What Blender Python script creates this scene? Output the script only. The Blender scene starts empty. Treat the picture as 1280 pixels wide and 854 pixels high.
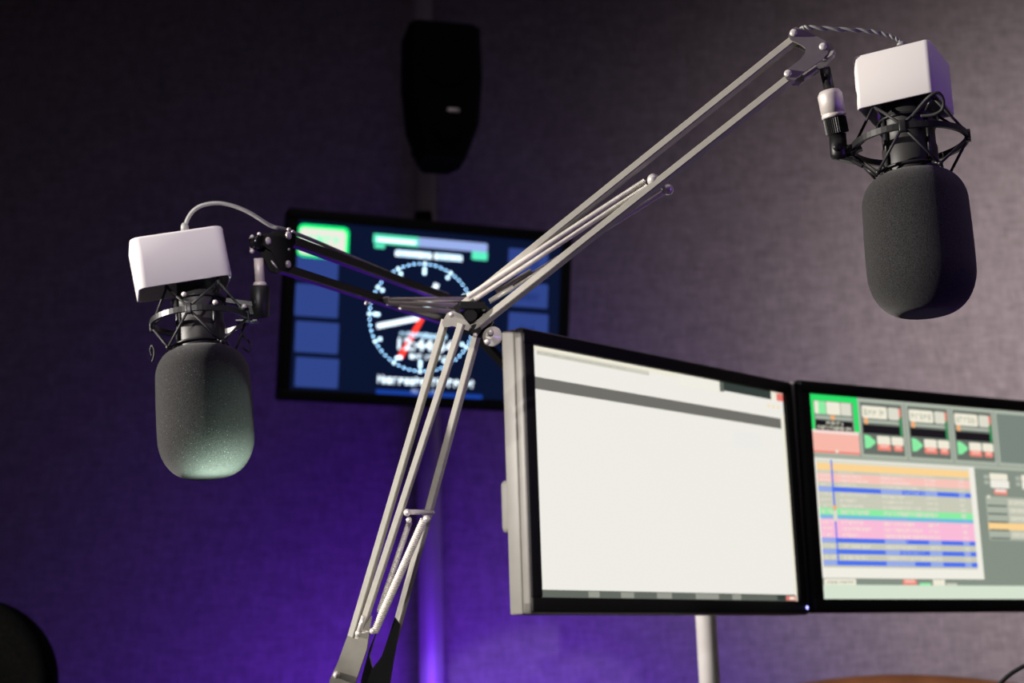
import bpy, bmesh, math, random
from mathutils import Vector, Matrix
random.seed(7)
PI = math.pi
SC = bpy.context.scene
COL = SC.collection

# ------------------------------------------------------------------ camera frame
F_PX, CX, CY = 1778.0, 640.0, 427.0
EYE = Vector((0, 0, 0.97))
U = Vector((-.028, .975, .22)).normalized()          # world up seen from the camera (x right, y up, z into the view)
_z = Vector((0, 0, 1))
FW = (_z - _z.dot(U) * U).normalized()
XW = U.cross(FW) if U.cross(FW).x > 0 else -U.cross(FW)

def c2w(v):                                            # camera-space direction -> world direction
    v = Vector(v)
    return Vector((v.dot(XW), v.dot(FW), v.dot(U)))

def P(px, py, d):                                      # place at depth d along a sight line
    return EYE + c2w(((px - CX) / F_PX * d, (CY - py) / F_PX * d, d))

def rel(x, y, z):
    return EYE + Vector((x, y, z))

# ------------------------------------------------------------------ materials
def mat(name, color, rough=.5, metal=0.0, emit=0.0, spec=.5, sheen=0.0, bump=None, vary=None, coat=0.0, sheen_tint=(1, 1, 1)):
    m = bpy.data.materials.new(name); m.use_nodes = True
    nt = m.node_tree; b = nt.nodes['Principled BSDF']
    b.inputs['Base Color'].default_value = (*color, 1)
    b.inputs['Roughness'].default_value = rough
    b.inputs['Metallic'].default_value = metal
    b.inputs['Specular IOR Level'].default_value = spec
    b.inputs['Sheen Weight'].default_value = sheen
    b.inputs['Sheen Tint'].default_value = (*sheen_tint, 1)
    b.inputs['Sheen Roughness'].default_value = .55
    b.inputs['Coat Weight'].default_value = coat
    if emit:
        b.inputs['Base Color'].default_value = (.01, .01, .01, 1)
        b.inputs['Emission Color'].default_value = (*color, 1)
        b.inputs['Emission Strength'].default_value = emit
        b.inputs['Specular IOR Level'].default_value = .2
    tc = nt.nodes.new('ShaderNodeTexCoord')
    if vary:
        scale, amt = vary
        n = nt.nodes.new('ShaderNodeTexNoise'); n.inputs['Scale'].default_value = scale; n.inputs['Detail'].default_value = 4
        nt.links.new(tc.outputs['Object'], n.inputs['Vector'])
        r = nt.nodes.new('ShaderNodeValToRGB')
        r.color_ramp.elements[0].position = .3; r.color_ramp.elements[1].position = .7
        r.color_ramp.elements[0].color = (*[c * (1 - amt) for c in color], 1)
        r.color_ramp.elements[1].color = (*[min(1, c * (1 + amt)) for c in color], 1)
        nt.links.new(n.outputs['Fac'], r.inputs['Fac'])
        nt.links.new(r.outputs['Color'], b.inputs['Base Color'])
    if bump:
        scale, strength, dist = bump
        n = nt.nodes.new('ShaderNodeTexNoise'); n.inputs['Scale'].default_value = scale; n.inputs['Detail'].default_value = 3
        nt.links.new(tc.outputs['Object'], n.inputs['Vector'])
        bp = nt.nodes.new('ShaderNodeBump'); bp.inputs['Strength'].default_value = strength; bp.inputs['Distance'].default_value = dist
        nt.links.new(n.outputs['Fac'], bp.inputs['Height']); nt.links.new(bp.outputs['Normal'], b.inputs['Normal'])
    return m

def fabric_wall():
    m = mat('wall_fabric', (.21, .185, .205), .95, spec=.05)
    nt = m.node_tree; b = nt.nodes['Principled BSDF']
    tc = nt.nodes.new('ShaderNodeTexCoord')
    def noise(scale, detail, stretch=(1, 1, 1)):
        mp = nt.nodes.new('ShaderNodeMapping'); mp.inputs['Scale'].default_value = stretch
        n = nt.nodes.new('ShaderNodeTexNoise'); n.inputs['Scale'].default_value = scale; n.inputs['Detail'].default_value = detail
        nt.links.new(tc.outputs['Object'], mp.inputs['Vector']); nt.links.new(mp.outputs['Vector'], n.inputs['Vector'])
        return n.outputs['Fac']
    def math_(op, a, bb):
        k = nt.nodes.new('ShaderNodeMath'); k.operation = op
        for i, v in enumerate((a, bb)):
            if isinstance(v, (int, float)): k.inputs[i].default_value = v
            else: nt.links.new(v, k.inputs[i])
        return k.outputs[0]
    blotch = noise(26, 5)
    warp = noise(190, 2, (1, 1, .12)); weft = noise(190, 2, (.12, .12, 1))
    s = math_('ADD', math_('MULTIPLY', blotch, .40), math_('MULTIPLY', math_('ADD', warp, weft), .50))
    r = nt.nodes.new('ShaderNodeValToRGB')
    r.color_ramp.elements[0].position = .5; r.color_ramp.elements[1].position = .9
    r.color_ramp.elements[0].color = (.165, .148, .158, 1); r.color_ramp.elements[1].color = (.29, .262, .278, 1)
    nt.links.new(s, r.inputs['Fac']); nt.links.new(r.outputs['Color'], b.inputs['Base Color'])
    bp = nt.nodes.new('ShaderNodeBump'); bp.inputs['Strength'].default_value = .35; bp.inputs['Distance'].default_value = .003
    nt.links.new(s, bp.inputs['Height']); nt.links.new(bp.outputs['Normal'], b.inputs['Normal'])
    return m

def foam_mat(name, dust):
    m = mat(name, (.017, .017, .018), 1.0, spec=.0, sheen=.22)
    nt = m.node_tree; b = nt.nodes['Principled BSDF']
    tc = nt.nodes.new('ShaderNodeTexCoord')
    v = nt.nodes.new('ShaderNodeTexNoise'); v.inputs['Scale'].default_value = 1300; v.inputs['Detail'].default_value = 2
    nt.links.new(tc.outputs['Object'], v.inputs['Vector'])
    r = nt.nodes.new('ShaderNodeValToRGB')
    r.color_ramp.elements[0].position = .36; r.color_ramp.elements[1].position = .74
    r.color_ramp.elements[0].color = (.014, .014, .0145, 1); r.color_ramp.elements[1].color = (.062, .062, .062, 1)
    nt.links.new(v.outputs['Fac'], r.inputs['Fac'])
    vo = nt.nodes.new('ShaderNodeTexVoronoi'); vo.inputs['Scale'].default_value = 270
    nt.links.new(tc.outputs['Object'], vo.inputs['Vector'])
    r2 = nt.nodes.new('ShaderNodeValToRGB')
    r2.color_ramp.elements[0].position = .06; r2.color_ramp.elements[1].position = .11
    r2.color_ramp.elements[0].color = (dust, dust, dust, 1); r2.color_ramp.elements[1].color = (0, 0, 0, 1)
    nt.links.new(vo.outputs['Distance'], r2.inputs['Fac'])
    mx = nt.nodes.new('ShaderNodeMix'); mx.data_type = 'RGBA'
    nt.links.new(r2.outputs['Color'], mx.inputs[0]); nt.links.new(r.outputs['Color'], mx.inputs[6]); mx.inputs[7].default_value = (.55, .54, .52, 1)
    nt.links.new(mx.outputs[2], b.inputs['Base Color'])
    bp = nt.nodes.new('ShaderNodeBump'); bp.inputs['Strength'].default_value = .6; bp.inputs['Distance'].default_value = .0010
    nt.links.new(v.outputs['Fac'], bp.inputs['Height']); nt.links.new(bp.outputs['Normal'], b.inputs['Normal'])
    return m

M = {
 'wall': fabric_wall(),
 'floor': mat('dark_carpet', (.03, .028, .035), .95, vary=(40, .3), bump=(400, .5, .004)),
 'ceiling': mat('ceiling_tile', (.12, .11, .13), .9, vary=(8, .1)),
 'foam': foam_mat('windscreen_foam', .06), 'foam_dusty': foam_mat('dusty_windscreen_foam', .45),
 'flag': mat('white_flag_plastic', (.78, .75, .74), .45, spec=.35, bump=(300, .03, .0005)),
 'black': mat('black_plastic', (.008, .008, .0085), .45, vary=(60, .2)),
 'speaker_black': mat('matt_black_cabinet', (.0035, .0035, .004), .8, spec=.12, vary=(60, .2)),
 'black_satin': mat('black_satin_metal', (.025, .025, .026), .38, metal=.2, vary=(80, .15)),
 'mic_body': mat('charcoal_metal', (.040, .039, .038), .5, metal=.2, vary=(60, .1)),
 'arm': mat('grey_painted_steel', (.36, .345, .305), .5, metal=.05, vary=(90, .06)),
 'arm_black': mat('black_painted_steel', (.010, .010, .011), .2, metal=.0, spec=.6, vary=(90, .1)),
 'chrome': mat('bright_steel', (.80, .76, .72), .30, metal=.35, vary=(200, .04)),
 'spring': mat('spring_steel', (.80, .76, .71), .36, metal=.15, vary=(200, .05)),
 'elastic': mat('black_elastic', (.03, .03, .03), .6, vary=(300, .2)),
 'nickel': mat('frosted_nickel', (.72, .66, .62), .5, metal=.25, vary=(90, .14), bump=(250, .12, .0006)),
 'cable': mat('grey_cable', (.30, .30, .29), .45, vary=(150, .1)),
 'cable_black': mat('black_cable', (.01, .01, .011), .45, vary=(150, .1)),
 'shell': mat('silver_grey_plastic', (.215, .208, .19), .5, vary=(40, .06)),
 'bezel': mat('matt_black_bezel', (.006, .006, .007), .6, spec=.25, vary=(50, .1)),
 'white_paint': mat('white_painted_steel', (.72, .69, .68), .4, vary=(30, .04)),
 'pole': mat('aluminium_pole', (.36, .33, .37), .5, metal=.25, vary=(20, .06)),
 'desk': mat('dark_laminate', (.035, .033, .035), .5, vary=(12, .2)),
 'leather': mat('tan_leather', (.30, .115, .045), .5, vary=(14, .25), bump=(120, .3, .002)),
 'mesh': mat('black_upholstery', (.004, .004, .004), .95, spec=.03, vary=(200, .3)),
}
# screen pixels (things that give light)
def px_mat(name, rgb, s=1.0):
    lin = [((c / 255) / 12.92 if c / 255 <= .04045 else ((c / 255 + .055) / 1.055) ** 2.4) for c in rgb]
    return mat('lit_' + name, lin, .4, emit=s)
G = {
 'white': px_mat('white', (238, 236, 228)), 'page': px_mat('page', (240, 237, 226)), 'cream': px_mat('cream', (240, 235, 216)),
 'strip': px_mat('grey_bar', (112, 110, 104)), 'tab': px_mat('tab_grey', (206, 204, 190)), 'task': px_mat('taskbar', (98, 104, 96)),
 'task2': px_mat('taskbar_light', (150, 152, 142)), 'titled': px_mat('title_dark', (52, 62, 58)), 'redx': px_mat('red_close', (232, 120, 112)),
 'ui': px_mat('ui_grey', (134, 144, 132)), 'ui_d': px_mat('ui_dark', (104, 112, 104)), 'ui_l': px_mat('ui_light', (172, 180, 166)),
 'row': px_mat('row_grey', (202, 202, 184)), 'row_l': px_mat('row_light', (222, 220, 204)), 'orange': px_mat('orange', (252, 212, 148)),
 'salmon': px_mat('salmon', (248, 196, 186)), 'blue': px_mat('blue', (78, 116, 236)), 'blue_l': px_mat('blue_light', (150, 172, 234)),
 'green': px_mat('green', (140, 236, 164)), 'green_v': px_mat('vivid_green', (40, 224, 104)), 'cyan': px_mat('cyan', (112, 190, 222)),
 'pink': px_mat('pink', (250, 188, 216)), 'mint': px_mat('mint', (214, 228, 208)), 'red_l': px_mat('light_red', (248, 184, 170)),
 'red_p': px_mat('pale_red', (246, 220, 212)), 'dark': px_mat('dark_slot', (26, 22, 28)), 'amber': px_mat('amber', (246, 172, 112)),
 'coral': px_mat('coral', (240, 136, 120)), 'panelgrey': px_mat('panel_grey', (122, 134, 126)),
 'tv_bg': px_mat('navy', (7, 18, 46)), 'tv_blue': px_mat('panel_blue', (47, 68, 138)), 'tv_blue2': px_mat('panel_blue_edge', (36, 54, 118)),
 'tv_white': px_mat('ice_white', (214, 232, 244), 1.9), 'tv_dot': px_mat('ice_blue', (176, 214, 240), 1.7), 'tv_green': px_mat('signal_green', (10, 232, 120), 1.4),
 'tv_lav': px_mat('lavender_bar', (156, 178, 236), 1.0), 'tv_mint': px_mat('mint_bar', (90, 236, 190), 1.1), 'tv_red': px_mat('hand_red', (250, 60, 44), 1.6),
 'tv_led': px_mat('dot_blue', (150, 205, 250), 8), 'tv_big': px_mat('dot_pale', (190, 225, 246), 3.6),
 'tv_deep': px_mat('deep_blue', (24, 64, 160)), 'led': px_mat('led_blue', (150, 150, 255), 4.0), 'tv_txt': px_mat('green_text', (150, 240, 190), 1.2),
}

# ------------------------------------------------------------------ mesh builder
class MB:
    def __init__(s):
        s.bm = bmesh.new(); s.mats = []; s.mi = 0
    def use(s, m):
        if m not in s.mats: s.mats.append(m)
        s.mi = s.mats.index(m); return s
    def face(s, vs, smooth=False):
        try:
            f = s.bm.faces.new(vs); f.material_index = s.mi; f.smooth = smooth; return f
        except ValueError: return None
    def loft(s, rings, closed=True, cap=True, smooth=True, capsmooth=False):
        vr = [[s.bm.verts.new(p) for p in r] for r in rings]
        n = len(vr[0])
        for a, b in zip(vr, vr[1:]):
            for i in range(n if closed else n - 1):
                j = (i + 1) % n
                s.face((a[i], a[j], b[j], b[i]), smooth)
        if cap:
            s.face(list(reversed(vr[0])), capsmooth); s.face(vr[-1], capsmooth)
        return vr
    def cyl(s, a, b, r, r2=None, n=20, smooth=True):
        a, b = Vector(a), Vector(b); r2 = r if r2 is None else r2
        d = (b - a).normalized(); u = d.orthogonal().normalized(); v = d.cross(u)
        ring = lambda c, q: [c + q * (math.cos(2 * PI * i / n) * u + math.sin(2 * PI * i / n) * v) for i in range(n)]
        s.loft([ring(a, r), ring(b, r2)], smooth=smooth)
    def lathe(s, o, axis, prof, n=32, smooth=True, cap=True):        # prof: (radius, height along the axis)
        o = Vector(o); d = Vector(axis).normalized(); u = d.orthogonal().normalized(); v = d.cross(u)
        s.loft([[o + h * d + max(r, 1e-5) * (math.cos(2 * PI * i / n) * u + math.sin(2 * PI * i / n) * v) for i in range(n)] for r, h in prof], smooth=smooth, cap=cap)
    def tube(s, pts, r, n=8, closed=False):
        pts = [Vector(p) for p in pts]; k = len(pts)
        t = lambda i: ((pts[(i + 1) % k] - pts[(i - 1) % k]) if closed else (pts[min(i + 1, k - 1)] - pts[max(i - 1, 0)])).normalized()
        u = t(0).orthogonal().normalized(); rings = []
        for i in range(k):
            d = t(i); u = (u - u.dot(d) * d).normalized(); v = d.cross(u)
            rings.append([pts[i] + r * (math.cos(2 * PI * q / n) * u + math.sin(2 * PI * q / n) * v) for q in range(n)])
        if closed:
            vr = s.loft(rings, cap=False)
            a, b = vr[-1], vr[0]
            # join with the best rotation
            best = min(range(n), key=lambda o: (a[0].co - b[o].co).length)
            for i in range(n):
                j = (i + 1) % n; s.face((a[i], a[j], b[(j + best) % n], b[(i + best) % n]), True)
        else: s.loft(rings)
    def bar(s, a, b, w, t, ref, bev=.0008):                # rectangular bar; t measured along ref, w across
        a, b = Vector(a), Vector(b); d = (b - a).normalized(); ref = Vector(ref)
        n = (ref - ref.dot(d) * d).normalized(); q = d.cross(n)
        w, t = w / 2, t / 2
        pr = [(w, t - bev), (w - bev, t), (-w + bev, t), (-w, t - bev), (-w, -t + bev), (-w + bev, -t), (w - bev, -t), (w, -t + bev)]
        s.loft([[c + x * q + y * n for x, y in pr] for c in (a, b)], smooth=False)
    def rbox(s, o, ax, ay, az, lo, hi, r=.003):            # box with bevelled edges in a local frame
        o = Vector(o)
        (x0, y0, z0), (x1, y1, z1) = lo, hi
        def ring(i, z):
            pts = []
            for cx, cy, a0 in ((x1 - r, y1 - r, 0), (x0 + r, y1 - r, 1), (x0 + r, y0 + r, 2), (x1 - r, y0 + r, 3)):
                for k in range(4):
                    a = (a0 + k / 3) * PI / 2
                    pts.append(o + ax * (cx + (r - i) * math.cos(a)) + ay * (cy + (r - i) * math.sin(a)) + az * z)
            return pts
        rr = r * .98
        s.loft([ring(rr * .9, z0), ring(rr * .29, z0 + r * .29), ring(0, z0 + r), ring(0, z1 - r), ring(rr * .29, z1 - r * .29), ring(rr * .9, z1)], smooth=True)
    def prism(s, pts, off):                                # polygon extruded by a vector
        off = Vector(off); s.loft([[Vector(p) for p in pts], [Vector(p) + off for p in pts]], smooth=False)
    def ball(s, c, r, axis=(0, 0, 1), n=14, flat=1.0):
        s.lathe(c, axis, [(r * math.sin(PI * k / 8), -r * flat * math.cos(PI * k / 8)) for k in range(9)], n)
    def coil(s, a, b, R, w, turns, n=10, k=5):
        a, b = Vector(a), Vector(b); d = (b - a).normalized(); u = d.orthogonal().normalized(); v = d.cross(u); L = (b - a).length
        N = int(turns * n)
        s.tube([a + d * (L * i / N) + R * (math.cos(2 * PI * i / n) * u + math.sin(2 * PI * i / n) * v) for i in range(N + 1)], w, k)
    def build(s, name, m=None, parent=None, label=None):
        bmesh.ops.recalc_face_normals(s.bm, faces=s.bm.faces)
        me = bpy.data.meshes.new(name); s.bm.to_mesh(me); s.bm.free()
        for x in ([m] if m else s.mats): me.materials.append(x)
        o = bpy.data.objects.new(name, me); COL.objects.link(o)
        if parent: 
            o.parent = parent
            bpy.context.view_layer.update()
            o.matrix_parent_inverse = parent.matrix_world.inverted()
        if label: o['label'] = label
        return o

def thing(name, label, cat, loc, group=None):
    o = bpy.data.objects.new(name, None); COL.objects.link(o); o.location = loc; o.empty_display_size = .02
    tag(o, label, cat, group); bpy.context.view_layer.update(); return o
def tag(o, label, cat, group=None):
    o['label'] = label; o['category'] = cat
    if group: o['group'] = group
    return o

def smoothpath(pts, k=8):                                  # Catmull-Rom through the points
    pts = [Vector(p) for p in pts]; out = []
    for i in range(len(pts) - 1):
        p0, p1, p2, p3 = pts[max(i - 1, 0)], pts[i], pts[i + 1], pts[min(i + 2, len(pts) - 1)]
        for j in range(k):
            t = j / k
            out.append(.5 * ((2 * p1) + (p2 - p0) * t + (2 * p0 - 5 * p1 + 4 * p2 - p3) * t * t + (3 * p1 - p0 - 3 * p2 + p3) * t ** 3))
    return out + [pts[-1]]

# ------------------------------------------------------------------ room
WY = 3.92
def slab(name, lo, hi, m):
    b = MB(); b.rbox((0, 0, 0), Vector((1, 0, 0)), Vector((0, 1, 0)), Vector((0, 0, 1)), lo, hi, .01)
    o = b.build(name, m); o['kind'] = 'structure'; return o
slab('floor', (-3.2, -2.4, -.1), (3.4, WY + .1, 0), M['floor'])
slab('ceiling', (-3.2, -2.4, 3.2), (3.4, WY + .1, 3.3), M['ceiling'])
slab('wall_back', (-3.2, WY, 0), (3.4, WY + .1, 3.2), M['wall'])
slab('wall_left', (-3.2, -2.4, 0), (-3.1, WY, 3.2), M['wall'])
slab('wall_right', (3.3, -2.4, 0), (3.4, WY, 3.2), M['wall'])
slab('wall_front', (-3.1, -2.4, 0), (3.3, -2.3, 3.2), M['wall'])

# ------------------------------------------------------------------ desk
t = thing('desk', 'dark studio desk carrying the monitors and the microphone arms', 'desk', (0.2, 1.6, 0))
b = MB(); b.rbox((0.2, 1.72, 0), Vector((1, 0, 0)), Vector((0, 1, 0)), Vector((0, 0, 1)), (-.78, -.62, .712), (1.1, .62, .75), .006)
b.build('desk_top', M['desk'], t)
for sx in (-1, 1):
    for sy in (-1, 1):
        b = MB(); b.rbox((0.36 + sx * .87, 1.72 + sy * .52, 0), Vector((1, 0, 0)), Vector((0, 1, 0)), Vector((0, 0, 1)), (-.03, -.03, 0), (.03, .03, .7115), .004)
        b.build('leg', M['arm_black'], t)
DESK = .7505

# ------------------------------------------------------------------ pole, speaker, television
polec = P(537.5, 700, 3.56); PX, PY = polec.x, polec.y
t = thing('support_pole', 'upright metal pole behind the wall screen, from floor to ceiling', 'pole', (PX, PY, 0))
b = MB(); b.use(M['pole'])
prof = []
for i in range(40):                                        # tube with a shallow groove down its front
    a = 2 * PI * i / 40 - PI / 2
    r = .030 - .0015 * math.exp(-((a + PI / 2 if a < PI / 2 else a - 3 * PI / 2) / .2) ** 2)
    prof.append((r * math.cos(a), r * math.sin(a)))
b.loft([[Vector((PX + x, PY + y, z)) for x, y in prof] for z in (.012, 3.19)])
b.build('pole_tube', None, t)
b = MB(); b.lathe((PX, PY, 0), (0, 0, 1), [(.14, 0.001), (.14, .006), (.13, .011), (.04, .011)], 32); b.build('base_plate', M['black_satin'], t)

# loudspeaker hung on the pole
sp = P(549, 125, 3.40)
t = thing('loudspeaker', 'black loudspeaker mounted high on the pole above the wall screen', 'speaker', sp)
fx = Vector((.965, .26, 0)); fy = Vector((-.26, .965, 0)); fz = Vector((0, 0, 1))
b = MB(); b.use(M['speaker_black'])
def oct_ring(w, d, z, c):
    pts = [(-w + c, -d), (w - c, -d), (w, -d + c), (w, d * .3), (w * .62, d), (-w * .62, d), (-w, d * .3), (-w, -d + c)]
    return [sp + fx * x + fy * y + fz * z for x, y in pts]
b.loft([oct_ring(.050, .06, -.165, .01), oct_ring(.078, .085, -.085, .012), oct_ring(.088, .09, .03, .012), oct_ring(.085, .09, .155, .012), oct_ring(.078, .083, .163, .012)], smooth=False)
b.build('cabinet', None, t)
b = MB(); b.lathe(sp + fy * -.0835 + fz * .06, -fy, [(.058, 0), (.064, .008), (.056, .011), (.044, .003), (.02, .001), (.014, .008), (.004, .010)], 32); b.build('woofer', M['speaker_black'], t)
b = MB(); b.lathe(sp + fy * -.079 + fz * -.11, -fy, [(.026, 0), (.028, .008), (.016, .006), (.01, .010), (.002, .012)], 24); b.build('tweeter', M['speaker_black'], t)
b = MB(); b.rbox(sp + fy * -.089 + fz * -.060 + fx * .014, fx, fy, fz, (-.014, -.003, -.005), (.014, .004, .005), .0015); b.build('name_badge', M['chrome'], t, 'small bright metal badge')
b = MB(); b.rbox(Vector((PX, PY - .06, sp.z - .17)), Vector((1, 0, 0)), Vector((0, 1, 0)), fz, (-.022, -.02, -.10), (.022, .024, .0), .004); b.build('bracket', M['speaker_black'], t); b = MB()
b.rbox(Vector((PX, PY - .06, sp.z + .02)), Vector((1, 0, 0)), Vector((0, 1, 0)), fz, (-.03, .0, -.03), (.03, .024, .03), .004); b.build('bracket', M['speaker_black'], t)

class Panel:
    """a flat screen: centre, right / up / back unit vectors, half sizes"""
    def __init__(s, pos, right, up, w, h):
        s.o = pos; s.r = right.normalized(); s.u = (up - up.dot(s.r) * s.r).normalized(); s.n = s.u.cross(s.r).normalized()
        if s.n.y < 0: s.n = -s.n
        s.w, s.h = w, h
    def at(s, x, y, d=0): return s.o + s.r * x + s.u * y + s.n * d
    def hit(s, px, py):                                    # where a sight line meets the screen
        d = c2w(((px - CX) / F_PX, (CY - py) / F_PX, 1))
        k = (s.o - EYE).dot(s.n) / d.dot(s.n); q = EYE + d * k - s.o
        return q.dot(s.r), q.dot(s.u)

class Art:
    """flat lit shapes on a screen"""
    def __init__(s, pan): s.p = pan; s.b = MB(); s.layer = 0
    def poly(s, pts, m, lift):
        s.b.use(m); s.b.face([s.b.bm.verts.new(s.p.at(x, y, -.0004 - .00015 * lift)) for x, y in pts])
    def rect(s, x0, y0, x1, y1, m, lift=1, r=0):
        x0, x1 = max(min(x0, x1), -s.p.w / 2), min(max(x0, x1), s.p.w / 2); y0, y1 = max(min(y0, y1), -s.p.h / 2), min(max(y0, y1), s.p.h / 2)
        if r <= 0: s.poly([(x0, y0), (x1, y0), (x1, y1), (x0, y1)], m, lift)
        else:
            r = min(r, (x1 - x0) / 2, (y1 - y0) / 2); pts = []
            for cx, cy, a0 in ((x1 - r, y1 - r, 0), (x0 + r, y1 - r, 1), (x0 + r, y0 + r, 2), (x1 - r, y0 + r, 3)):
                pts += [(cx + r * math.cos((a0 + k / 4) * PI / 2), cy + r * math.sin((a0 + k / 4) * PI / 2)) for k in range(5)]
            s.poly(pts, m, lift)
    def prect(s, a, c, m, lift=1, r=0):                    # corners given as sight lines (top-left, bottom-right)
        x0, y0 = s.p.hit(*a); x1, y1 = s.p.hit(*c); s.rect(x0, y0, x1, y1, m, lift, r)
    def disc(s, x, y, r, m, lift=2, n=14): s.poly([(x + r * math.cos(2 * PI * k / n), y + r * math.sin(2 * PI * k / n)) for k in range(n)], m, lift)
    def line(s, x0, y0, x1, y1, w, m, lift=2, w2=None):
        d = Vector((x1 - x0, y1 - y0)).normalized(); q = Vector((-d.y, d.x)); w2 = w if w2 is None else w2
        s.poly([(x0 + q.x * w / 2, y0 + q.y * w / 2), (x0 - q.x * w / 2, y0 - q.y * w / 2), (x1 - q.x * w2 / 2, y1 - q.y * w2 / 2), (x1 + q.x * w2 / 2, y1 + q.y * w2 / 2)], m, lift)
    def glyphs(s, x0, y0, x1, y1, m, lift=3, cw=.5, seed=1):   # a line of out-of-focus lettering: small upright strokes
        rnd = random.Random(seed); x = x0; h = y1 - y0
        while x < x1 - h * .2:
            k = h * cw * rnd.uniform(.6, 1.1); tall = rnd.random() < .4; e = min(x + k, x1)
            s.rect(x, y0, x + k * .3, y1 if tall else y0 + h * .78, m, lift)
            s.rect(x + k * .3, y0 + h * rnd.choice((.0, .35, .6)), e, y0 + h * rnd.choice((.78, .9)), m, lift)
            x = e + h * cw * (.28 if rnd.random() < .86 else .9)
    def text(s, string, x, y, h, m, lift=4, w=None):
        cu = bpy.data.curves.new('t', 'FONT'); cu.body = string; cu.size = 1; cu.offset = .022; o = bpy.data.objects.new('t', cu); COL.objects.link(o)
        bpy.context.view_layer.update(); dg = bpy.context.evaluated_depsgraph_get(); me = bpy.data.meshes.new_from_object(o.evaluated_get(dg))
        xs = [v.co.x for v in me.vertices]; ys = [v.co.y for v in me.vertices]
        sy = h / (max(ys) - min(ys)); sx = sy if w is None else w / (max(xs) - min(xs))
        s.b.use(m); vs = [s.b.bm.verts.new(s.p.at(x + (v.co.x - min(xs)) * sx, y + (v.co.y - min(ys)) * sy, -.0004 - .00015 * lift)) for v in me.vertices]
        for f in me.polygons: s.b.face([vs[i] for i in f.vertices])
        bpy.data.objects.remove(o); bpy.data.meshes.remove(me); bpy.data.curves.remove(cu)
    def build(s, name, parent, label=None): return s.b.build(name, None, parent, label)

# --- television
tu, tn = Vector((.069, -.141, .988)).normalized(), Vector((-.309, .938, .156)).normalized()
TV = Panel(rel(-.193, 3.291, .816), tn.cross(tu), tu, .65, .394)
t = thing('television', 'black wall screen showing a dotted clock face, on the pole behind the arms', 'television', TV.at(0, -.22, .04))
b = MB(); b.use(M['bezel'])
bw = .026; W2, H2 = TV.w / 2, TV.h / 2
b.rbox(TV.o, TV.r, TV.n, TV.u, (-W2 - bw, .001, -H2 - bw), (W2 + bw, .05, H2 + bw), .006)
for lo, hi in (((-W2 - bw, -.008, H2), (W2 + bw, .004, H2 + bw)), ((-W2 - bw, -.008, -H2 - bw), (W2 + bw, .004, -H2)), ((-W2 - bw, -.008, -H2), (-W2, .004, H2)), ((W2, -.008, -H2), (W2 + bw, .004, H2))):
    b.rbox(TV.o, TV.r, TV.n, TV.u, lo, hi, .003)
b.build('housing', None, t)
b = MB(); b.rbox(TV.at(0, 0), TV.r, TV.n, TV.u, (-.1, .051, -.1), (.1, .06, .1), .003)
q = TV.at(-.02, 0, .06); b.bar(q, Vector((PX, PY - .036, q.z)), .05, .05, (0, 0, 1)); b.build('mounting_bracket', M['black_satin'], t)
A = Art(TV)
A.rect(-W2, -H2, W2, H2, G['tv_bg'], 0)
cw = TV.hit(422, 330)[0]
x0 = -W2 + .004
# left column of blue panels
for y0, y1 in ((318, 352), (354, 398), (401, 443), (446, 486)):
    A.prect((370, y0), (422, y1), G['tv_blue'], 1, .004)
for y0, y1 in ((310, 348), (352, 386), (390, 430), (434, 470), (474, 500)):
    A.prect((636, y0), (684, y1), G['tv_blue'], 1, .004)
    gx0, gy0 = TV.hit(650, (y0 + y1) / 2 + 6); gx1, gy1 = TV.hit(674, (y0 + y1) / 2 - 2)
    A.glyphs(gx0, gy0, gx1, gy1, G['tv_blue2'], 3, .6, int(y0))
# on-air style box with green rim
A.prect((371, 279), (435, 326), G['tv_green'], 1, .014); A.prect((375, 284), (431, 322), G['page'], 2, .010)
gx0, gy0 = TV.hit(384, 304); gx1, gy1 = TV.hit(424, 295); A.glyphs(gx0, gy0, gx1, gy1, G['tv_txt'], 3, .75, 5)
# bar across the top
A.prect((467, 292), (524, 309), G['tv_mint'], 1, .003); A.prect((471, 297), (520, 306), G['tv_white'], 2, .003)
A.prect((521, 297), (609, 316), G['tv_lav'], 1, .004); A.prect((590, 314), (609, 326), G['tv_mint'], 1, .003); A.prect((468, 305), (481, 311), G['tv_mint'], 2, .003)
gx0, gy0 = TV.hit(494, 318); gx1, gy1 = TV.hit(578, 313); 
A.rect(gx0, gy0 - .004, gx0 + (gx1 - gx0) * .54, gy0 + .011, G['tv_dot'], 2, .004); A.rect(gx0 + (gx1 - gx0) * .58, gy0 - .004, gx1, gy0 + .011, G['tv_dot'], 2, .004); A.glyphs(gx0, gy0 - .004, gx0 + (gx1 - gx0) * .54, gy0 + .011, G['tv_white'], 3, .7, 8); A.glyphs(gx0 + (gx1 - gx0) * .58, gy0 - .004, gx1, gy0 + .011, G['tv_white'], 3, .7, 9)
# clock
kx, ky = TV.hit(528, 397); kr = .1285
for i in range(60):
    a = PI / 2 - 2 * PI * i / 60
    A.disc(kx + kr * math.cos(a), ky + kr * math.sin(a), .0019 if i % 5 else .0040, G['tv_led'] if i % 5 else G['tv_big'], 2)
for i in range(12):
    a = PI / 2 - 2 * PI * i / 12
    A.disc(kx + kr * .9 * math.cos(a), ky + kr * .9 * math.sin(a), .0040, G['tv_big'], 2)
    if i % 3 == 0: A.disc(kx + kr * .84 * math.cos(a), ky + kr * .83 * math.sin(a), .0040, G['tv_big'], 2)
hx, hy = TV.hit(471, 408); A.line(kx, ky, hx, hy, .011, G['tv_white'], 4, .012)
hx, hy = TV.hit(546, 355); A.line(kx, ky, hx, hy, .010, G['tv_white'], 4, .012)
hx, hy = TV.hit(500, 447); A.line(kx, ky, hx, hy, .011, G['tv_red'], 4.5, .014); A.disc(hx, hy, .0045, G['tv_big'], 7)
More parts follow.
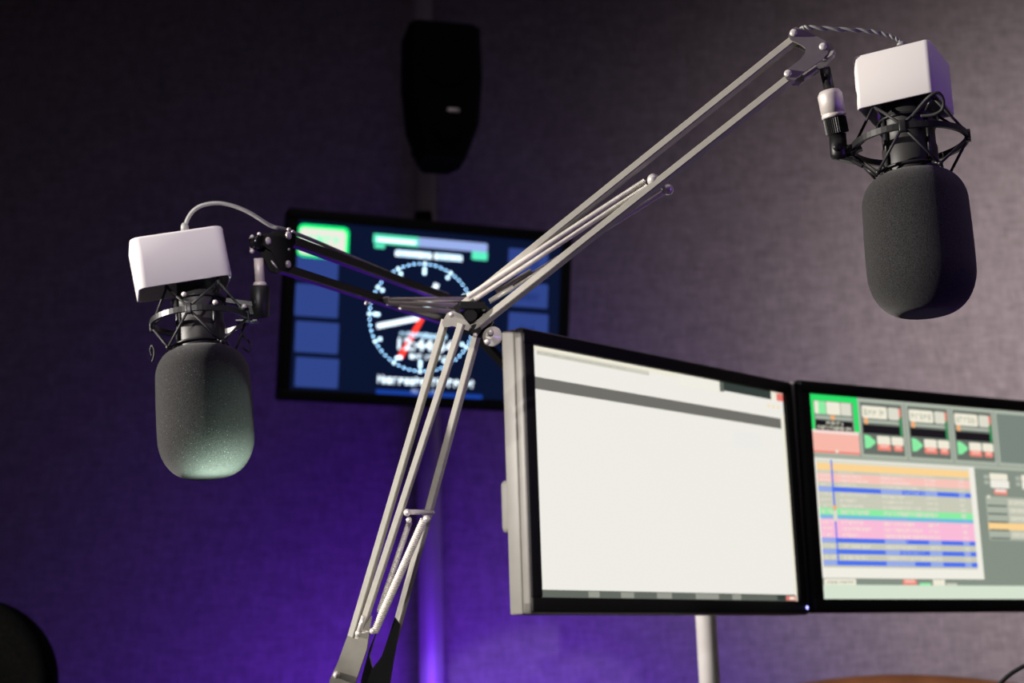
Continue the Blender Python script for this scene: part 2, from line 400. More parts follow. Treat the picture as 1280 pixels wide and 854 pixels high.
gx0, gy0 = TV.hit(497, 437); gx1, gy1 = TV.hit(566, 420)
A.text('12:44:34', gx0, gy0, .028, G['tv_white'], 6, .136)
A.glyphs(gx0 + .004, gy0 + .031, gx0 + .128, gy0 + .044, G['tv_dot'], 5, .7, 21); A.glyphs(gx0 + .03, gy0 - .020, gx0 + .125, gy0 - .007, G['tv_white'], 5, .7, 22)
gx0, gy0 = TV.hit(472, 477)
A.glyphs(gx0, gy0 - .004, gx0 + .155, gy0 + .016, G['tv_white'], 3, .6, 31); A.glyphs(gx0 + .16, gy0 - .004, gx0 + .235, gy0 + .016, G['tv_white'], 3, .6, 32)
gx0, gy0 = TV.hit(470, 490); A.rect(gx0, gy0 - .007, gx0 + .26, gy0 + .006, G['tv_deep'], 1); A.glyphs(gx0 + .085, gy0 + .002, gx0 + .15, gy0 + .012, G['tv_lav'], 3, .6, 33)
A.build('screen', t, 'lit navy screen with a white dotted clock')

# ------------------------------------------------------------------ monitors
def monitor(pan, label, lx, lip='shell'):
    t = thing('computer_monitor', label, 'monitor', pan.at(0, -pan.h / 2 - .019, .02), 'computer monitors on the pole stand')
    W2, H2, bw = pan.w / 2, pan.h / 2, .019
    b = MB(); b.use(M['shell'])
    b.rbox(pan.o, pan.r, pan.n, pan.u, (-W2 - bw, .0085, -H2 - bw), (W2 + bw, .030, H2 + bw), .0025)
    b.rbox(pan.o, pan.r, pan.n, pan.u, (-W2 - bw + .001, .002, -H2 - bw + .001), (W2 + bw - .001, .009, H2 + bw - .001), .002)
    b.use(M[lip])
    for lo, hi in (((-W2 - bw, -.004, H2 + .004), (W2 + bw, .0075, H2 + bw)), ((-W2 - bw, -.004, -H2 - bw), (W2 + bw, .0075, -H2 - .004)), ((-W2 - bw, -.004, -H2 - bw), (-W2 - .004, .0075, H2 + bw)), ((W2 + .004, -.004, -H2 - bw), (W2 + bw, .0075, H2 + bw))):
        b.rbox(pan.o, pan.r, pan.n, pan.u, lo, hi, .0028)
    b.build('shell', None, t)
    b = MB(); b.use(M['bezel'])
    e = .0022
    for lo, hi in (((-W2 - bw + e, -.0065, H2), (W2 + bw - e, .0015, H2 + bw - e)), ((-W2 - bw + e, -.0065, -H2 - bw + e), (W2 + bw - e, .0015, -H2)),
                   ((-W2 - bw + e, -.0065, -H2), (-W2, .0015, H2)), ((W2, -.0065, -H2), (W2 + bw - e, .0015, H2))):
        b.rbox(pan.o, pan.r, pan.n, pan.u, lo, hi, .0012)
    b.build('bezel', None, t, 'black front bezel')
    b = MB(); b.rbox(pan.o, pan.r, pan.n, pan.u, (-W2 + .012, .0295, -H2 + .080), (W2 - .012, .072, -H2 + .144), .006)
    b.rbox(pan.o, pan.r, pan.n, pan.u, (-.11, .0295, -.09), (.11, .06, .11), .008)
    b.build('rear_housing', M['shell'], t)
    if lx:
        b = MB(); b.ball(pan.at(W2 + .0135, -H2 - .009, -.0065), .0026, pan.n, 12, .5); b.build('power_light', G['led'], t, 'glowing blue power light')
    return t

def camdir(v): return c2w(v)
LM = Panel(EYE + c2w((.213, -.186, 1.861)), c2w((.702, -.136, .699)), c2w((-.031, .975, .221)), .531, .299)
k = .299 / .324
FWD_ = c2w((0, 0, 1))
rr = c2w((.880, -.085, .467)).normalized()
RM = Panel(EYE + c2w((.473 * k, -.241 * k, 2.231 * k)) + rr * .2685 + FWD_ * .006, rr, c2w((-.023, .975, .220)), .531, .299)

def pr_quad(A, a, c, m, lift=1, r=0): A.prect(a, c, m, lift, r)

t1 = monitor(LM, 'nearer computer monitor with a blank white page, left of the pair', True)
A = Art(LM); W2, H2 = LM.w / 2, LM.h / 2
A.rect(-W2, -H2, W2, H2, G['white'], 0)
vy = lambda px, py: LM.hit(px, py)[1]
A.rect(-W2, H2 - .006, W2, H2, G['cream'], 1); A.rect(-W2 + .01, H2 - .0105, -.042, H2 - .004, G['tab'], 1); A.glyphs(-W2 + .012, H2 - .009, -.09, H2 - .006, px_mat('tab_text', (180, 180, 166)), 2, .8, 61)
A.rect(.112, H2 - .012, W2 - .03, H2, G['titled'], 2); A.rect(.112, H2 - .014, .121, H2, G['task'], 3); A.rect(.02, H2 - .016, .112, H2 - .001, G['page'], 2)
A.rect(W2 - .030, H2 - .012, W2 - .016, H2, G['cream'], 3); A.rect(W2 - .016, H2 - .012, W2, H2 - .001, G['redx'], 3)
for k_ in range(3): A.rect(W2 - .040 + k_ * .012, H2 - .024, W2 - .036 + k_ * .012, H2 - .020, G['orange'], 3)
A.rect(-W2, H2 - .053, W2 - .009, H2 - .038, G['strip'], 1); A.rect(W2 - .006, H2 - .3, W2, H2 - .03, G['cream'], 1)
A.rect(-W2, -H2, W2, -H2 + .009, G['task'], 1)
for x_, w_ in ((-.18, .02), (-.12, .025), (-.05, .03), (.03, .05), (.11, .02)): A.rect(x_, -H2 + .001, x_ + w_, -H2 + .008, G['task2'], 2)
A.rect(W2 - .05, -H2 + .001, W2 - .03, -H2 + .008, G['titled'], 2); A.rect(W2 - .028, -H2 + .001, W2 - .004, -H2 + .007, G['redx'], 2); A.rect(W2 - .02, -H2 + .002, W2 - .008, -H2 + .006, G['cream'], 3)
A.rect(W2 - .13, H2 - .09, W2 - .06, H2 - .066, px_mat('faint_grey', (236, 235, 229)), 1)
A.build('screen', t1, 'lit white screen with a grey bar')

t2 = monitor(RM, 'farther computer monitor showing coloured playlist rows, cut by the right edge', False, 'bezel')  # black lip colour stands in for the shaded gap between the monitors
A = Art(RM); W2, H2 = RM.w / 2, RM.h / 2
A.rect(-W2, -H2, W2, H2, G['ui'], 0)
# laid out in metres from the top-left corner of the screen; XS widens the design to the panel
L0, T0, XS = -W2, H2, 1.195
def rr_(x, y, w, h, m, l=1, r=0): A.rect(L0 + x * XS, T0 - y - h, L0 + (x + w) * XS, T0 - y, m, l, r)
def gl_(x0, y0, x1, y1, m, l, cw, sd): A.glyphs(L0 + x0 * XS, T0 - y1, L0 + x1 * XS, T0 - y0, m, l, cw, sd)
def pxl(px, py):
    x, y = RM.hit(px, py); return x - L0, T0 - y
rr_(0, 0, .44, .003, G['ui_l'], 1)
pw = .0795
for i in range(6):
    x = i * pw
    rr_(x, .001, pw - .002, .089, G['ui_l'], 1); rr_(x + .004, .006, pw - .010, .079, G['ui_d'] if i < 4 else G['panelgrey'], 2)
    if i == 0:
        rr_(x, .0, pw, .054, G['green_v'], 3); rr_(x + .008, .009, pw - .016, .045, G['ui'], 4)
        rr_(x + .009, .010, .013, .019, G['cream'], 5, .002); rr_(x + .015, .010, .012, .019, G['green'], 6); rr_(x + .028, .010, .022, .019, G['cream'], 5, .002); rr_(x + .051, .010, .017, .019, G['row_l'], 5, .002)
        rr_(x + .010, .032, .058, .004, G['ui_l'], 5); rr_(x + .034, .030, .006, .007, G['amber'], 6, .001)
        rr_(x + .009, .038, .060, .015, G['dark'], 5); gl_(.026, .039, .053, .045, G['row'], 6, .6, 3); gl_(.012, .046, .066, .052, G['row'], 6, .6, 4)
        rr_(x, .053, pw - .002, .034, G['red_l'], 4); rr_(x, .053, pw - .002, .005, G['red_p'], 5); rr_(x, .084, pw - .002, .003, G['coral'], 5); rr_(x + .038, .082, .004, .004, G['cream'], 6)
    elif i < 4:
        rr_(x + .006, .011, .042, .019, G['cream'], 3, .003); rr_(x + .050, .011, .018, .019, G['row_l'], 3, .003)
        gl_(x + .009, .015, x + .044, .026, G['row'], 4, .7, 40 + i)
        rr_(x + .007, .032, .060, .005, G['ui_l'], 3); rr_(x + .009, .030, .006, .009, G['amber'], 4, .001)
        rr_(x + .006, .040, .062, .013, G['dark'], 3); rr_(x + .068, .011, .0035, .014, G['coral'], 3); rr_(x + .068, .025, .0035, .030, px_mat('meter_green%d' % i, (50, 150, 90)), 3)
        cx, cy = L0 + (x + .007) * XS, T0 - .066
        A.poly([(cx, cy + .0105), (cx, cy - .0105), (cx + .009, cy - .0095), (cx + .021, cy - .002), (cx + .021, cy + .002), (cx + .009, cy + .0095)], G['green'], 4)
        rr_(x + .028, .056, .022, .013, G['cream'], 3, .002); rr_(x + .028, .069, .022, .009, G['coral'], 3, .001); rr_(x + .032, .068, .014, .006, G['red_l'], 4)
        rr_(x + .052, .056, .020, .013, G['cream'], 3, .002); rr_(x + .055, .069, .015, .009, G['coral'], 3, .003); rr_(x + .058, .068, .009, .006, G['red_l'], 4)
XS = 1.225
rr_(.003, .091, .43, .006, G['ui_l'], 1)
PWID = .262; py0 = .095
rr_(.003, py0, PWID, .174, G['page'], 2); rr_(.006, py0 + .002, PWID - .013, .157, G['row'], 3)
rows = [('row_l', .005), ('orange', .0105), ('row', .0045), ('salmon', .0128), ('row', .0070), ('blue', .0070), ('row', .0242), ('green', .0098), ('cyan', .0058), ('pink', .0276), ('blue', .0068), ('row', .0094), ('blue', .0070), ('row', .0093), ('blue', .0070)]
y = .097; seed = 60; yb = y
for nm, h in rows:
    rr_(.006, y, PWID - .013, h, G[nm], 4)
    n_l = max(1, round(h / .0085)); lh = h / n_l
    for q in range(n_l):
        seed += 1
        hot = {'blue': 'blue_l', 'pink': 'red_p', 'green': 'row_l', 'cyan': 'blue_l', 'salmon': 'red_p'}.get(nm, 'row_l')
        if nm == 'orange': continue
        if nm in ('blue', 'cyan'):
            for xa, xb in ((.006, .027), (.104, .126 + .012 * ((seed * 7) % 3)), (.176, .197), (.234, .245)):
                rr_(xa, y + .0004, xb - xa, h - .0008, G['blue_l' if nm == 'blue' else 'cyan'], 5)
        for xa, xb in ((.009, .026), (.038, .064 + .01 * (seed % 3)), (.105, .143 + .012 * (seed % 4)), (.178, .196), (.235, .244)):
            if nm in ('blue', 'cyan') and xa == .038: continue
            gl_(xa, y + (q + .16) * lh, xb, y + (q + .84) * lh, G[hot], 6, .55, seed * 5 + int(xa * 1000))
    y += h
rr_(.0275, yb, .0024, y - yb, G['blue'], 7); rr_(.026, yb + .074, .006, .016, G['row_l'], 8); rr_(.0265, yb + .067, .005, .006, G['amber'], 8)
rr_(.005, .270, .049, .009, G['cream'], 4, .002); gl_(.010, .2725, .051, .277, G['ui_l'], 5, .6, 88)
rr_(.128, .270, .022, .008, G['coral'], 4); rr_(.131, .270, .016, .005, G['red_l'], 5); rr_(.155, .275, .018, .004, G['green'], 4); rr_(.177, .270, .020, .009, G['cream'], 4); rr_(.199, .275, .018, .004, G['row'], 4)
# right-hand panel
XS = 1.0; rx = .342
for j in range(3):
    bx = rx + j * .070
    rr_(bx + .002, .106, .010, .006, G['ui_l'], 2); rr_(bx + .002, .115, .010, .006, G['ui_l'], 2)
    rr_(bx + .015, .103, .039, .0105, G['cream'], 2, .002); rr_(bx + .015, .114, .041, .012, G['page'], 3, .002); rr_(bx + .022, .1275, .028, .009, G['coral'], 2, .001); rr_(bx + .024, .1275, .024, .005, G['red_p'], 3)
rr_(rx + .002, .140, .187, .068, G['ui_l'], 1); rr_(rx + .005, .138, .007, .005, G['row_l'], 2)
for j in range(5):
    yy = .143 + j * .0127
    rr_(rx + .002, yy, .187, .0110, G['orange' if j == 3 else 'ui_l'], 2); rr_(rx + .004, yy + .010, .042, .0028, G['ui_d'], 3)
    if j != 3: rr_(rx + .049, yy, .14, .0110, G['row'], 3); gl_(rx + .053, yy + .002, rx + .12, yy + .008, G['row_l'], 4, .6, 100 + j)
rr_(0, .2785, .531, .0205, G['mint'], 9)
A.build('screen', t2, 'lit screen of playlist rows and player boxes')

# monitor stand
mp = P(884, 800, 2.08); SX, SY = mp.x, mp.y
t = thing('monitor_stand', 'white pole stand below and behind the two computer monitors', 'stand', (SX, SY, DESK))
b = MB(); b.use(M['white_paint']); top = EYE.z + .40
b.cyl((SX, SY, DESK + .012), (SX, SY, top), .0152, n=28); b.build('pole', None, t)
b = MB(); b.lathe((SX, SY, DESK), (0, 0, 1), [(.09, 0), (.09, .006), (.08, .012), (.02, .012)], 32); b.build('base', M['white_paint'], t)
b = MB(); b.use(M['black_satin'])
for pan in (LM, RM):
    q = pan.at(0, .10, .0625); p0 = Vector((SX, SY, q.z)); d = (q - p0); d.z = 0; d.normalize()
    q = q + pan.n * .012; e_ = q + pan.n * .07; d = e_ - Vector((SX, SY, q.z)); d.z = 0; d.normalize()
    bb = MB(); bb.bar(Vector((SX, SY, EYE.z + .31)) + d * .0215, e_, .028, .03, (0, 0, 1)); bb.bar(q + pan.n * .006, q + pan.n * .085, .03, .034, (0, 0, 1))
    bb.rbox(q, pan.r, pan.n, pan.u, (-.04, .0005, -.03), (.04, .009, .03), .002); bb.build('bracket', M['black_satin'], t)
b.lathe((SX, SY, EYE.z + .275), (0, 0, 1), [(.0156, 0), (.021, 0), (.021, .11), (.0156, .11), (.0156, 0)], 24, cap=False)
b.build('collar', None, t)

# ------------------------------------------------------------------ microphones
def rounded_rect(hx0, hx1, hy0, hy1, r, k=6):
    pts = []
    for cx, cy, a0 in ((hx1 - r, hy1 - r, 0), (hx0 + r, hy1 - r, 1), (hx0 + r, hy0 + r, 2), (hx1 - r, hy0 + r, 3)):
        pts += [(cx + r * math.cos((a0 + i / k) * PI / 2), cy + r * math.sin((a0 + i / k) * PI / 2)) for i in range(k + 1)]
    return pts
def flag_box(o, ax, ay, az, x0, x1, y0, y1, h, r, parent, label):
    b = MB(); R = lambda i, z: [o + ax * x + ay * y + az * z for x, y in rounded_rect(x0 + i, x1 - i, y0 + i, y1 - i, max(r - i, .0012))]
    e = .003; w = .0022
    rings = [R(w, h - w), R(w, .0006), R(w - .0006, 0), R(.0006, 0), R(0, .0006), R(0, h - e), R(e * .3, h - e * .3), R(e, h)]
    b.loft(rings, cap=True, smooth=True)
    ob = b.build('mic_flag', M['flag'], parent, label)
    return ob

def microphone(label, base, az, yaw_vec, flag, swivel, ringR, cage_rot):
    az = Vector(az).normalized(); ax = Vector(yaw_vec); ax = (ax - ax.dot(az) * az).normalized(); ay = az.cross(ax)
    t = thing('microphone', label, 'microphone', base + az * -.19, 'studio microphones on the boom arms')
    L = lambda x, y, z: base + ax * x + ay * y + az * z
    C = lambda r, a, z: L(r * math.cos(a), r * math.sin(a), z)
    # body: slim charcoal cylinder with a collar and ribs
    b = MB(); b.lathe(base, az, [(.0225, -.075), (.0245, -.072), (.0245, -.036), (.0235, -.033), (.0235, -.020), (.0250, -.018), (.0250, -.006), (.0215, -.002), (.0215, .036), (.018, .040)], 40)
    b.build('body', M['mic_body'], t)
    # foam
    H0, H1, R0 = -.190, -.0605, .0472
    prof = []
    for k in range(11):                                   # bottom dome
        a = PI / 2 * k / 10; prof.append((R0 * .38 + (R0 * .62) * math.sin(a) if k else .001, H0 + .040 * (1 - math.cos(a))))
    prof.insert(1, (R0 * .38 * .98, H0 + .0002))
    prof += [(R0 * 1.004, H0 + .055), (R0 * .998, H0 + .08)]
    for k in range(1, 11):
        a = PI / 2 * k / 10; prof.append((R0 * .50 + R0 * .49 * math.cos(a), H1 - .030 + .030 * math.sin(a)))
    prof.append((.0225, H1 + .0005))
    b = MB(); b.lathe(base, az, prof, 64); b.build('windscreen', M[flag], t)
    # shock mount
    s = MB(); s.use(M['black_satin'])
    zr = -.031
    n = 64
    s.loft([[C(ringR + dr, 2 * PI * i / n, zr + dz) for i in range(n)] for dr, dz in ((-.0016, -.0028), (.0016, -.0028), (.0016, .0028), (-.0016, .0028), (-.0016, -.0028))], cap=False, smooth=False)
    hooks = [cage_rot + 2 * PI * i / 8 for i in range(8)]
    for a in hooks[1::2]:
        s.rbox(base, ax * math.cos(a) + ay * math.sin(a), -ax * math.sin(a) + ay * math.cos(a), az, (ringR - .0022, -.0030, zr - .0055), (ringR + .003, .0030, zr + .0055), .0008)
    ringo = s.build('shock_mount_ring', None, t)
    s = MB(); s.use(M['black_satin'])                    # inner cage: two thin collars joined by struts that carry the cord hooks
    for z_ in (-.010, -.056):
        s.tube([C(.0268, 2 * PI * i / 32, z_) for i in range(32)], .0013, 6, True)
    for a in hooks[0::2]:
        s.cyl(C(.0262, a, -.056), C(.0262, a, -.008), .0016, n=8)
        s.cyl(C(.026, a, -.008), C(.036, a, .001), .0014, n=8); s.cyl(C(.026, a, -.056), C(.0375, a, -.062), .0014, n=8)
        s.ball(C(.0365, a, .001), .0024, az, 10); s.ball(C(.038, a, -.062), .0026, az, 10)
    s.build('inner_cage', None, t)
    s = MB(); s.use(M['elastic'])
    for i, a in enumerate(hooks):
        if i % 2: continue
        for da in (-PI / 4, PI / 4):
            s.cyl(C(.0365, a, .001), C(ringR - .001, a + da * .93, zr + .004), .0013, n=8)
            s.cyl(C(.038, a, -.062), C(ringR - .001, a + da * .93, zr - .004), .0013, n=8)
    s.build('elastic_cord', None, t)
    # loop of spare cord
    a0 = cage_rot
    return t, L, C, az

# right microphone
RB = rel(.366, 1.224, .480)
tR, L, C, az = microphone('studio microphone with a clean black windscreen, hung from the grey boom arm', RB, (0.0, 0.0, 1), (.855, -.518, 0), 'foam', None, .0505, math.radians(55))
flag_box(RB, Vector((.855, -.518, 0)).normalized(), Vector((.518, .855, 0)).normalized(), Vector((0, 0, 1)), -.0355, .0355, -.0355, .0355, .0512, .0055, tR, 'white square flag box')
b = MB(); D0 = 1.245
b.tube(smoothpath([P(1136, 150, 1.262), P(1146, 138, 1.24), P(1160, 122, 1.225), P(1172, 116, 1.222), P(1179, 124, 1.224), P(1178, 136, 1.228), P(1168, 143, 1.232), P(1151, 145, 1.238)]), .0014, 8)
b.build('cord_loop', M['elastic'], tR)
DS = 1.30
b = MB(); b.use(M['black_satin'])
b.cyl(P(1030.8, 85, DS), P(1037, 113, DS), .0049, n=20)
b.cyl(P(1031.5, 93, DS - .0045), P(1031.8, 95, DS - .0055), .001, n=8)
sw = b.build('swivel_post', None, tR)
b = MB(); ax_ = (P(1047, 168, DS) - P(1036, 112, DS)).normalized(); o_ = P(1036, 112, DS); ln = (P(1042, 147, DS) - o_).length
b.lathe(o_, ax_, [(.006, 0), (.0088, .001), (.0112, .005), (.0112, ln * .83), (.0104, ln * .84), (.0104, ln * .88), (.0112, ln * .89), (.0112, ln), (.006, ln)], 32)
b.build('swivel_sleeve', M['nickel'], tR, 'pale frosted metal sleeve')
b = MB(); b.use(M['black']); o2 = o_ + ax_ * (ln + .0002); l2 = .0155; n = 72
ring = lambda r, h, rib: [o2 + ax_ * h + (r + (rib if i % 2 else 0)) * (math.cos(2 * PI * i / n) * ax_.orthogonal().normalized() + math.sin(2 * PI * i / n) * ax_.cross(ax_.orthogonal().normalized())) for i in range(n)]
b.loft([ring(.0092, 0, 0), ring(.0098, .0008, .0007), ring(.0098, l2 - .0008, .0007), ring(.0086, l2, 0)], smooth=False)
b.build('knurled_collar', None, tR)
b = MB(); b.use(M['black']); e0 = o2 + ax_ * l2; e1 = P(1048.5, 193, DS)
b.lathe(e0, (e1 - e0), [(.0078, 0), (.0078, (e1 - e0).length), (.0066, (e1 - e0).length + .004), (.001, (e1 - e0).length + .0055)], 28)
b.lathe(P(1046, 184, DS - .006), -FWD if False else (P(640, 427, 0) - P(1046, 184, 1)).normalized(), [(.0036, 0), (.0036, .0022), (.002, .0032), (.0003, .0033)], 18)
b.build('elbow_joint', None, tR)
b = MB(); b.use(M['black_satin'])
kn = P(1051, 197, DS); k2 = P(1073, 187, DS - .002)
b.cyl(P(1052, 190, DS), P(1066, 188, DS), .0058, n=18); b.bar(P(1050, 199, DS), P(1073, 203, DS - .005), .010, .003, (0, 0, 1)); b.bar(P(1062, 190, DS - .002), P(1076, 183, DS - .004), .009, .007, (0, 0, 1))
b.bar(P(1060, 198, DS - .004), P(1078, 208, DS - .012), .0035, .0035, (0, 0, 1)); b.cyl(P(1075, 205, DS - .008), P(1096, 220, DS - .026), .0014, n=8)
b.build('mount_bracket', None, tR)

# left microphone
lz = (P(247, 364, 1.447) - P(259, 590, 1.398)).normalized()
lz = (lz + Vector((0, -.0, 0))).normalized()
LB = P(248, 366, 1.447)
tL, L, C, az = microphone('studio microphone with a dust-flecked windscreen, hung from the black boom arm', LB, lz, (.945, .255, .204), 'foam_dusty', None, .0475, math.radians(30))
fu = Vector((-.182, -.107, .977)).normalized(); fr = Vector((.945, .255, .204)); fr = (fr - fr.dot(fu) * fu).normalized(); fb = fu.cross(fr)
flag_box(rel(-.333, 1.401, .379), fr, fb, fu, -.0462, .0462, -.0462, .030, .0520, .010, tL, 'wide white flag box, tilted')
b = MB(); b.use(M['nickel'])
DL = 1.45
b.cyl(P(323.3, 323, DL), P(325, 356, DL), .0049, n=20); b.lathe(P(325, 352, DL), P(325, 360, DL) - P(325, 350, DL), [(.005, 0), (.0068, .002), (.0068, .004), (.005, .006)], 20)
b.build('swivel_post', None, tL, 'dull silver post')
b = MB(); b.use(M['black']); e0 = P(325, 357, DL); e1 = P(325, 397, DL)
b.lathe(e0, e1 - e0, [(.008, 0), (.0098, .001), (.0098, (e1 - e0).length - .002), (.0085, (e1 - e0).length), (.002, (e1 - e0).length + .001)], 24)
b.cyl(P(319, 372, DL - .0085), P(319, 386, DL - .009), .0012, n=8)
b.build('elbow_joint', None, tL)
b = MB(); b.use(M['black_satin'])
b.bar(P(299, 384, DL - .002), P(320, 388, DL), .014, .012, (0, 0, 1)); b.bar(P(283, 376, DL - .006), P(316, 381, DL - .004), .006, .006, (0, 0, 1))
b.cyl(P(300, 383, DL - .01), P(306, 383, DL - .012), .0022, n=10); b.bar(P(296, 402, DL), P(322, 402, DL), .012, .003, (0, 0, 1))
b.build('mount_bracket', None, tL)
for q in ((230, 368), (269, 378), (305, 383)):
    b = MB(); b.ball(P(*q, DL - .052 if q[0] < 300 else DL - .014), .0026); b.build('screw_head', M['chrome'], tL, 'small bright screw head')
b = MB()                                                   # loose elastic loops
b.tube(smoothpath([P(190, 445, 1.43), P(188, 438, 1.43), P(190, 432, 1.428), P(193, 438, 1.427), P(192, 448, 1.427), P(190, 452, 1.428)]), .0011, 6)
b.build('cord_loop', M['elastic'], tL); b = MB()
b.tube(smoothpath([P(299, 418, 1.45), P(309, 424, 1.452), P(313, 432, 1.452), P(311, 440, 1.451), P(302, 433, 1.45)]), .0009, 6)
b.build('cord_loop', M['elastic'], tL)

# ------------------------------------------------------------------ boom arms
def bolt(b, p, axis, r, h): b.lathe(p, axis, [(r, 0), (r, h * .35), (r * .8, h * .8), (r * .3, h), (.0003, h)], 18)
toCam = lambda p: (EYE - p).normalized()

# --- arm 1: grey, in front
armBase = P(408, 905, 1.38)
t = thing('boom_arm', 'grey scissor boom arm in front of the wall screen, reaching up to the right', 'microphone arm', (armBase.x, armBase.y, DESK), 'microphone boom arms')
D1, D2 = 1.385, 1.30                                       # elbow and head depth
nrm = (P(1000, 60, D2) - P(580, 395, D1)).cross(P(430, 840, 1.385) - P(580, 395, D1)).normalized()
if nrm.dot(toCam(P(640, 427, 1.3))) < 0: nrm = -nrm
nrm.z = 0; nrm.normalize()        # arm plane, facing the camera
def rod(name, a, b_, m, par, w=.0070, th=.0112): 
    q = MB(); q.use(m); q.bar(a, b_, w, th, nrm); return q.build(name, None, par)
rod('upper_rod', P(580, 382, D1), P(997, 47, D2), M['arm'], t); rod('upper_rod', P(590, 413.5, D1), P(990, 97, D2), M['arm'], t)
# lower rods
rod('lower_rod', P(557, 400, 1.383), P(420, 862, 1.385), M['arm'], t, .0066, .007)
rod('lower_rod', P(577, 405, 1.373), P(438, 830, 1.373), M['arm'], t, .0066, .006)
rod('lower_rod', P(597, 416, 1.424), P(476, 858, 1.424), M['arm'], t, .0066, .009)
# head plates
def plate(poly, d, off, th, m, name, par, depth_of=None):
    q = MB(); q.use(m); q.prism([(P(x, y, d) + nrm * off) for x, y in poly], nrm * th); return q.build(name, None, par)
head = [(990, 41), (996, 37.5), (1003, 40), (1024, 50), (1033, 55), (1038, 62), (1036, 71), (1029, 78), (1006, 94), (995, 103), (985, 103), (981, 97), (985, 91), (1002, 78), (1008, 70), (1008, 64), (1003, 60), (990, 54), (987, 48)]
plate(head, D2, .0052, .0022, M['arm'], 'head_plate', t); plate([(x + 1.5, y + 1) for x, y in head], D2, -.0080, .0022, M['arm'], 'head_plate', t)
for q in ((993.5, 45), (1030, 62), (986.5, 95.5)):
    b = MB(); bolt(b, P(*q, D2) + nrm * .0074, nrm, .0035, .0020); b.build('bolt', M['chrome'], t, 'bright round bolt head')
b = MB(); b.use(M['arm'])                                  # clamp barrel at the tip
b.cyl(P(1033, 65, D2) - nrm * .0055, P(1033, 65, D2) + nrm * .0050, .0075, n=24); b.bar(P(1003, 98, D2 + .001), P(1021, 86, D2 + .001), .006, .008, nrm)
b.build('head_clamp', None, t)
# springs: a double pair on the near side, one on the far side
b = MB(); b.use(M['chrome']); 
pa, pb = P(826, 231, 1.352) + nrm * .016, P(826, 231, 1.352) - nrm * .014
b.cyl(pb, pa, .0026, n=12); b.ball(P(817, 225, 1.336), .0062, nrm, 16); b.ball(P(835, 237, 1.358), .0055, nrm, 16); b.build('spring_pin', None, t, 'bright cross pin with ball ends')
for (a, c) in (((806, 226, 1.340), (585, 371, 1.372)), ((809, 232.5, 1.340), (593, 374.5, 1.372)), ((830, 240, 1.358), (612, 377, 1.392))):
    a, c = P(*a), P(*c); b = MB(); b.use(M['spring']); b.coil(a, c, .0021, .00075, (a - c).length / .00165); b.cyl(a, c, .0017, n=8); b.build('spring', None, t)
b = MB(); b.use(M['spring']); b.cyl(P(612, 377, 1.378), P(642, 359, 1.376), .0024, n=12); b.cyl(P(620, 365, 1.386), P(664, 338, 1.382), .002, n=12); b.build('spring_rod', None, t)
# elbow
plate([(560, 392), (567, 389), (578, 394), (584, 402), (590, 409), (586, 414), (577, 411), (566, 408), (556, 410), (553, 404)], 1.376, 0, .002, M['arm'], 'elbow_plate', t)
plate([(566, 384), (580, 374), (600, 374), (612, 386), (616, 402), (606, 424), (590, 420), (580, 404)], 1.394, -.003, .003, M['arm_black'], 'elbow_plate', t)
b = MB(); b.use(M['arm_black']); b.cyl(P(590, 394, 1.392), P(588, 394, 1.372), .006, n=20); b.bar(P(575, 383, 1.374), P(606, 383, 1.378), .008, .010, nrm); b.cyl(P(596, 412, 1.40), P(594, 412, 1.378), .0052, n=18); b.build('elbow_pivot', None, t)
for q in ((564, 393, 1.372), (577, 411, 1.376), (606, 395, 1.385), (594, 419, 1.377)):
    b = MB(); b.ball(P(*q), .0024, nrm); b.build('bolt', M['chrome'], t, 'bright elbow bolt head')
b = MB(); b.use(M['chrome']); kc = P(616, 421, 1.39)
b.lathe(kc - nrm * .002, nrm, [(.004, 0), (.0095, .001), (.0102, .003), (.0095, .005), (.005, .006), (.0045, .010)], 26); b.ball(P(613, 415, 1.378), .0030); b.ball(P(609, 427, 1.376), .0036); b.build('wing_knob', None, t, 'chrome tightening knob')
# lower springs
b = MB(); b.use(M['chrome']); b.cyl(P(508, 640, 1.37), P(541, 641, 1.40), .0026, n=12); b.ball(P(509, 641, 1.368), .0036); b.ball(P(511, 650, 1.372), .003); b.ball(P(533, 649, 1.366), .0036); b.build('spring_pin', None, t, 'bright cross pin'); b = MB(); b.use(M['chrome'])
b.cyl(P(466, 789, 1.368), P(452, 790, 1.366), .0022, n=10); b.ball(P(448, 792, 1.366), .0033); b.ball(P(466, 789, 1.366), .0033); b.build('spring_pin', None, t, 'bright cross pin')
b = MB(); b.use(M['spring']); b.coil(P(530, 650, 1.366), P(468, 790, 1.368), .0033, .0009, 62, 12); b.cyl(P(530, 650, 1.366), P(468, 790, 1.368), .0031, n=14); b.build('spring', None, t)
b = MB(); b.use(M['spring']); b.coil(P(512, 652, 1.39), P(474, 765, 1.392), .0024, .0008, 52, 12); b.cyl(P(512, 652, 1.39), P(474, 765, 1.392), .0022, n=14); b.build('spring', None, t)
b = MB(); b.use(M['chrome']); b.cyl(P(455, 770, 1.366), P(448, 792, 1.366), .0026, n=12); b.build('spring_rod', None, t)
